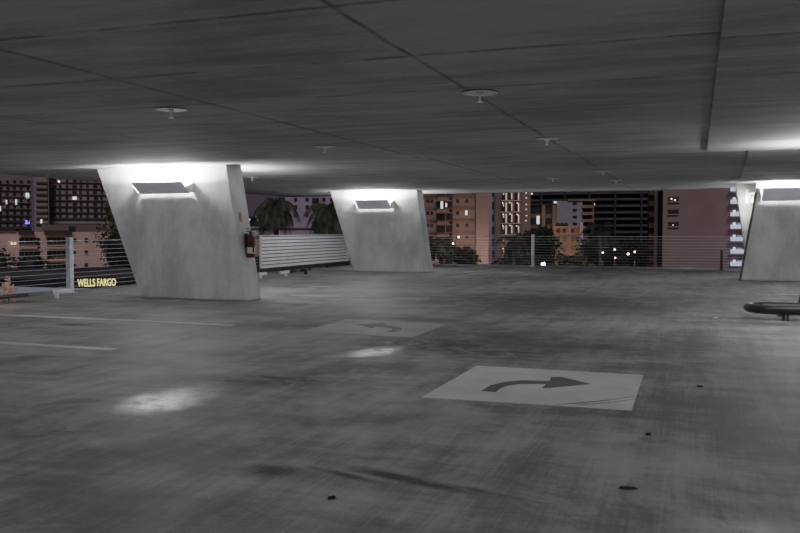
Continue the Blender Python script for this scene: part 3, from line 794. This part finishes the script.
# ------------------------------------------------------------------ street lamps
def lamp(label, px, py, dist, r, m, power, group='street lamps beyond the deck', z0=G):
    a = sight(px, 230); L = math.hypot(a[0], a[1]); z = EYE + (230-py)/F*dist
    x, y = a[0]/L*dist, a[1]/L*dist
    t = thing('street_lamp', label, 'lamp', (x, y, z0), 0, group); h_ = z-z0
    MB().tube([(0,0,0),(0,0,.3),(0,0,.31),(0,0,h_-r)], [.14,.14,.07,.05], 8).build('pole', M['roofdk'], t)
    rr = r/F*dist if r > 0 else .2
    MB().ball((0,0,h_), rr, 2).build('globe', M[m], t)
    MB().lathe([(rr*.5,0),(rr*.75,rr*.25),(rr*.2,rr*.45)], 10, (0,0,h_+rr*.8)).build('cap', M['roofdk'], t)
    if power:
        d = bpy.data.lights.new('lamp', 'POINT'); d.energy = power; d.color = (1,.68,.48); d.shadow_soft_size = rr
        o = bpy.data.objects.new('lamp', d); C.objects.link(o); o.location = (x*(1-.02), y*(1-.02), z+rr)
lamp('very bright street lamp low behind the back railing right of the post', 543.5, 263.6, 85, 2.0, 'lamp_w', 500)
lamp('leftmost of the amber street lamps under the high-rise', 603, 252, 100, .95, 'lamp_o', 150)
lamp('highest of the amber street lamps under the high-rise', 615, 249, 105, .95, 'lamp_o', 150)
lamp('lowest of the amber street lamps under the high-rise', 615.5, 257, 100, .8, 'lamp_o', 150)
lamp('brightest of the amber street lamps under the high-rise', 628.5, 253, 100, 1.2, 'lamp_o', 150)
lamp('rightmost of the amber street lamps under the high-rise', 635, 251, 105, .95, 'lamp_o', 150)
lamp('amber street lamp in front of the pink low-rise at left', 25, 271, 110, 1.2, 'lamp_o', 900)
lamp('white street lamp above bushes beside the louvred panel column', 458.5, 237, 130, 1.1, 'lamp_o', 500)
lamp('small bright lamp in the bushes right of louvred panel column', 453, 243.5, 98, .8, 'lamp_w', 200)
for px, py, dist, e in ((484,260,174,3200), (568,252,165,1800), (512,258,180,1200), (455,262,172,900), (20,268,145,1000)):  # unseen point lamps added for amber glow on the facades
    a = sight(px, 230); L = math.hypot(a[0], a[1]); d = bpy.data.lights.new('lamp', 'POINT'); d.energy = e; d.color = (1,.66,.45); d.shadow_soft_size = .5
    o = bpy.data.objects.new('lamp', d); C.objects.link(o); o.location = (a[0]/L*dist, a[1]/L*dist, EYE+(230-py)/F*dist)

# orange lit shapes built as shrubs, orange light painted into the leaves
def shrub(label, px, py, dist, R, ground):
    a = sight(px, 230); L = math.hypot(a[0], a[1]); x, y = a[0]/L*dist, a[1]/L*dist
    zc = EYE + (230-py)/F*dist
    t = thing('orange_lit_shrub', label, 'plant', (x, y, ground))
    b = MB(); leaves(b, (0,0,zc-ground), (R,R,R*1.25), 160, R*.3); leaves(b, (0,0,zc-ground+R*1.5), (R*.2,R*.2,R*.8), 16, R*.22); b.build('orange_crown', M['orange_leaf'], t)
    b = MB(); leaves(b, (0,0,(zc-ground)*.5), (R*.8,R*.8,max(.2,(zc-ground)*.5)), 120, R*.3); b.build('foliage', M['leaf'], t)
    MB().tube([(0,0,0),(0,0,zc-ground)], .02+R*.06, 6).build('stem', M['bark'], t)
    d = bpy.data.lights.new('lamp', 'POINT'); d.energy = .9*dist/16; d.color = (1,.66,.5); d.shadow_soft_size = .1  # unseen lamp added to brighten the shrub
    o = bpy.data.objects.new('lamp', d); C.objects.link(o); o.location = (x*.95, y*.95, zc+.15)
shrub('orange lit shrub at left edge behind the railing', 6.5, 288.5, 17.2, .17, -.55)
shrub('small orange lit shrub at foot of louvred panel column', 436, 263.5, 36, .17, G)

# ------------------------------------------------------------------ night sky and city glow
w = bpy.data.worlds.new('night'); bpy.context.scene.world = w; w.use_nodes = True
nt = w.node_tree; bg = nt.nodes['Background']
tcn = nt.nodes.new('ShaderNodeTexCoord'); sep = nt.nodes.new('ShaderNodeSeparateXYZ'); rmp = nt.nodes.new('ShaderNodeValToRGB')
nt.links.new(tcn.outputs['Generated'], sep.inputs[0]); nt.links.new(sep.outputs['Z'], rmp.inputs['Fac']); nt.links.new(rmp.outputs['Color'], bg.inputs['Color'])
rmp.color_ramp.elements[0].position = 0.0; rmp.color_ramp.elements[0].color = (.034,.028,.040,1)
rmp.color_ramp.elements[1].position = .5; rmp.color_ramp.elements[1].color = (.020,.020,.034,1)
bg.inputs['Strength'].default_value = 1.0
sd = bpy.data.lights.new('city_glow', 'SUN'); sd.energy = .85; sd.angle = math.radians(25); sd.color = (1,.93,.93)
so_ = bpy.data.objects.new('city_glow', sd); C.objects.link(so_); so_.rotation_euler = (math.radians(50), 0, math.radians(22))

sc = bpy.context.scene
sc.view_settings.view_transform = 'Filmic'
sc.view_settings.look = 'None'
sc.view_settings.exposure = 0.1
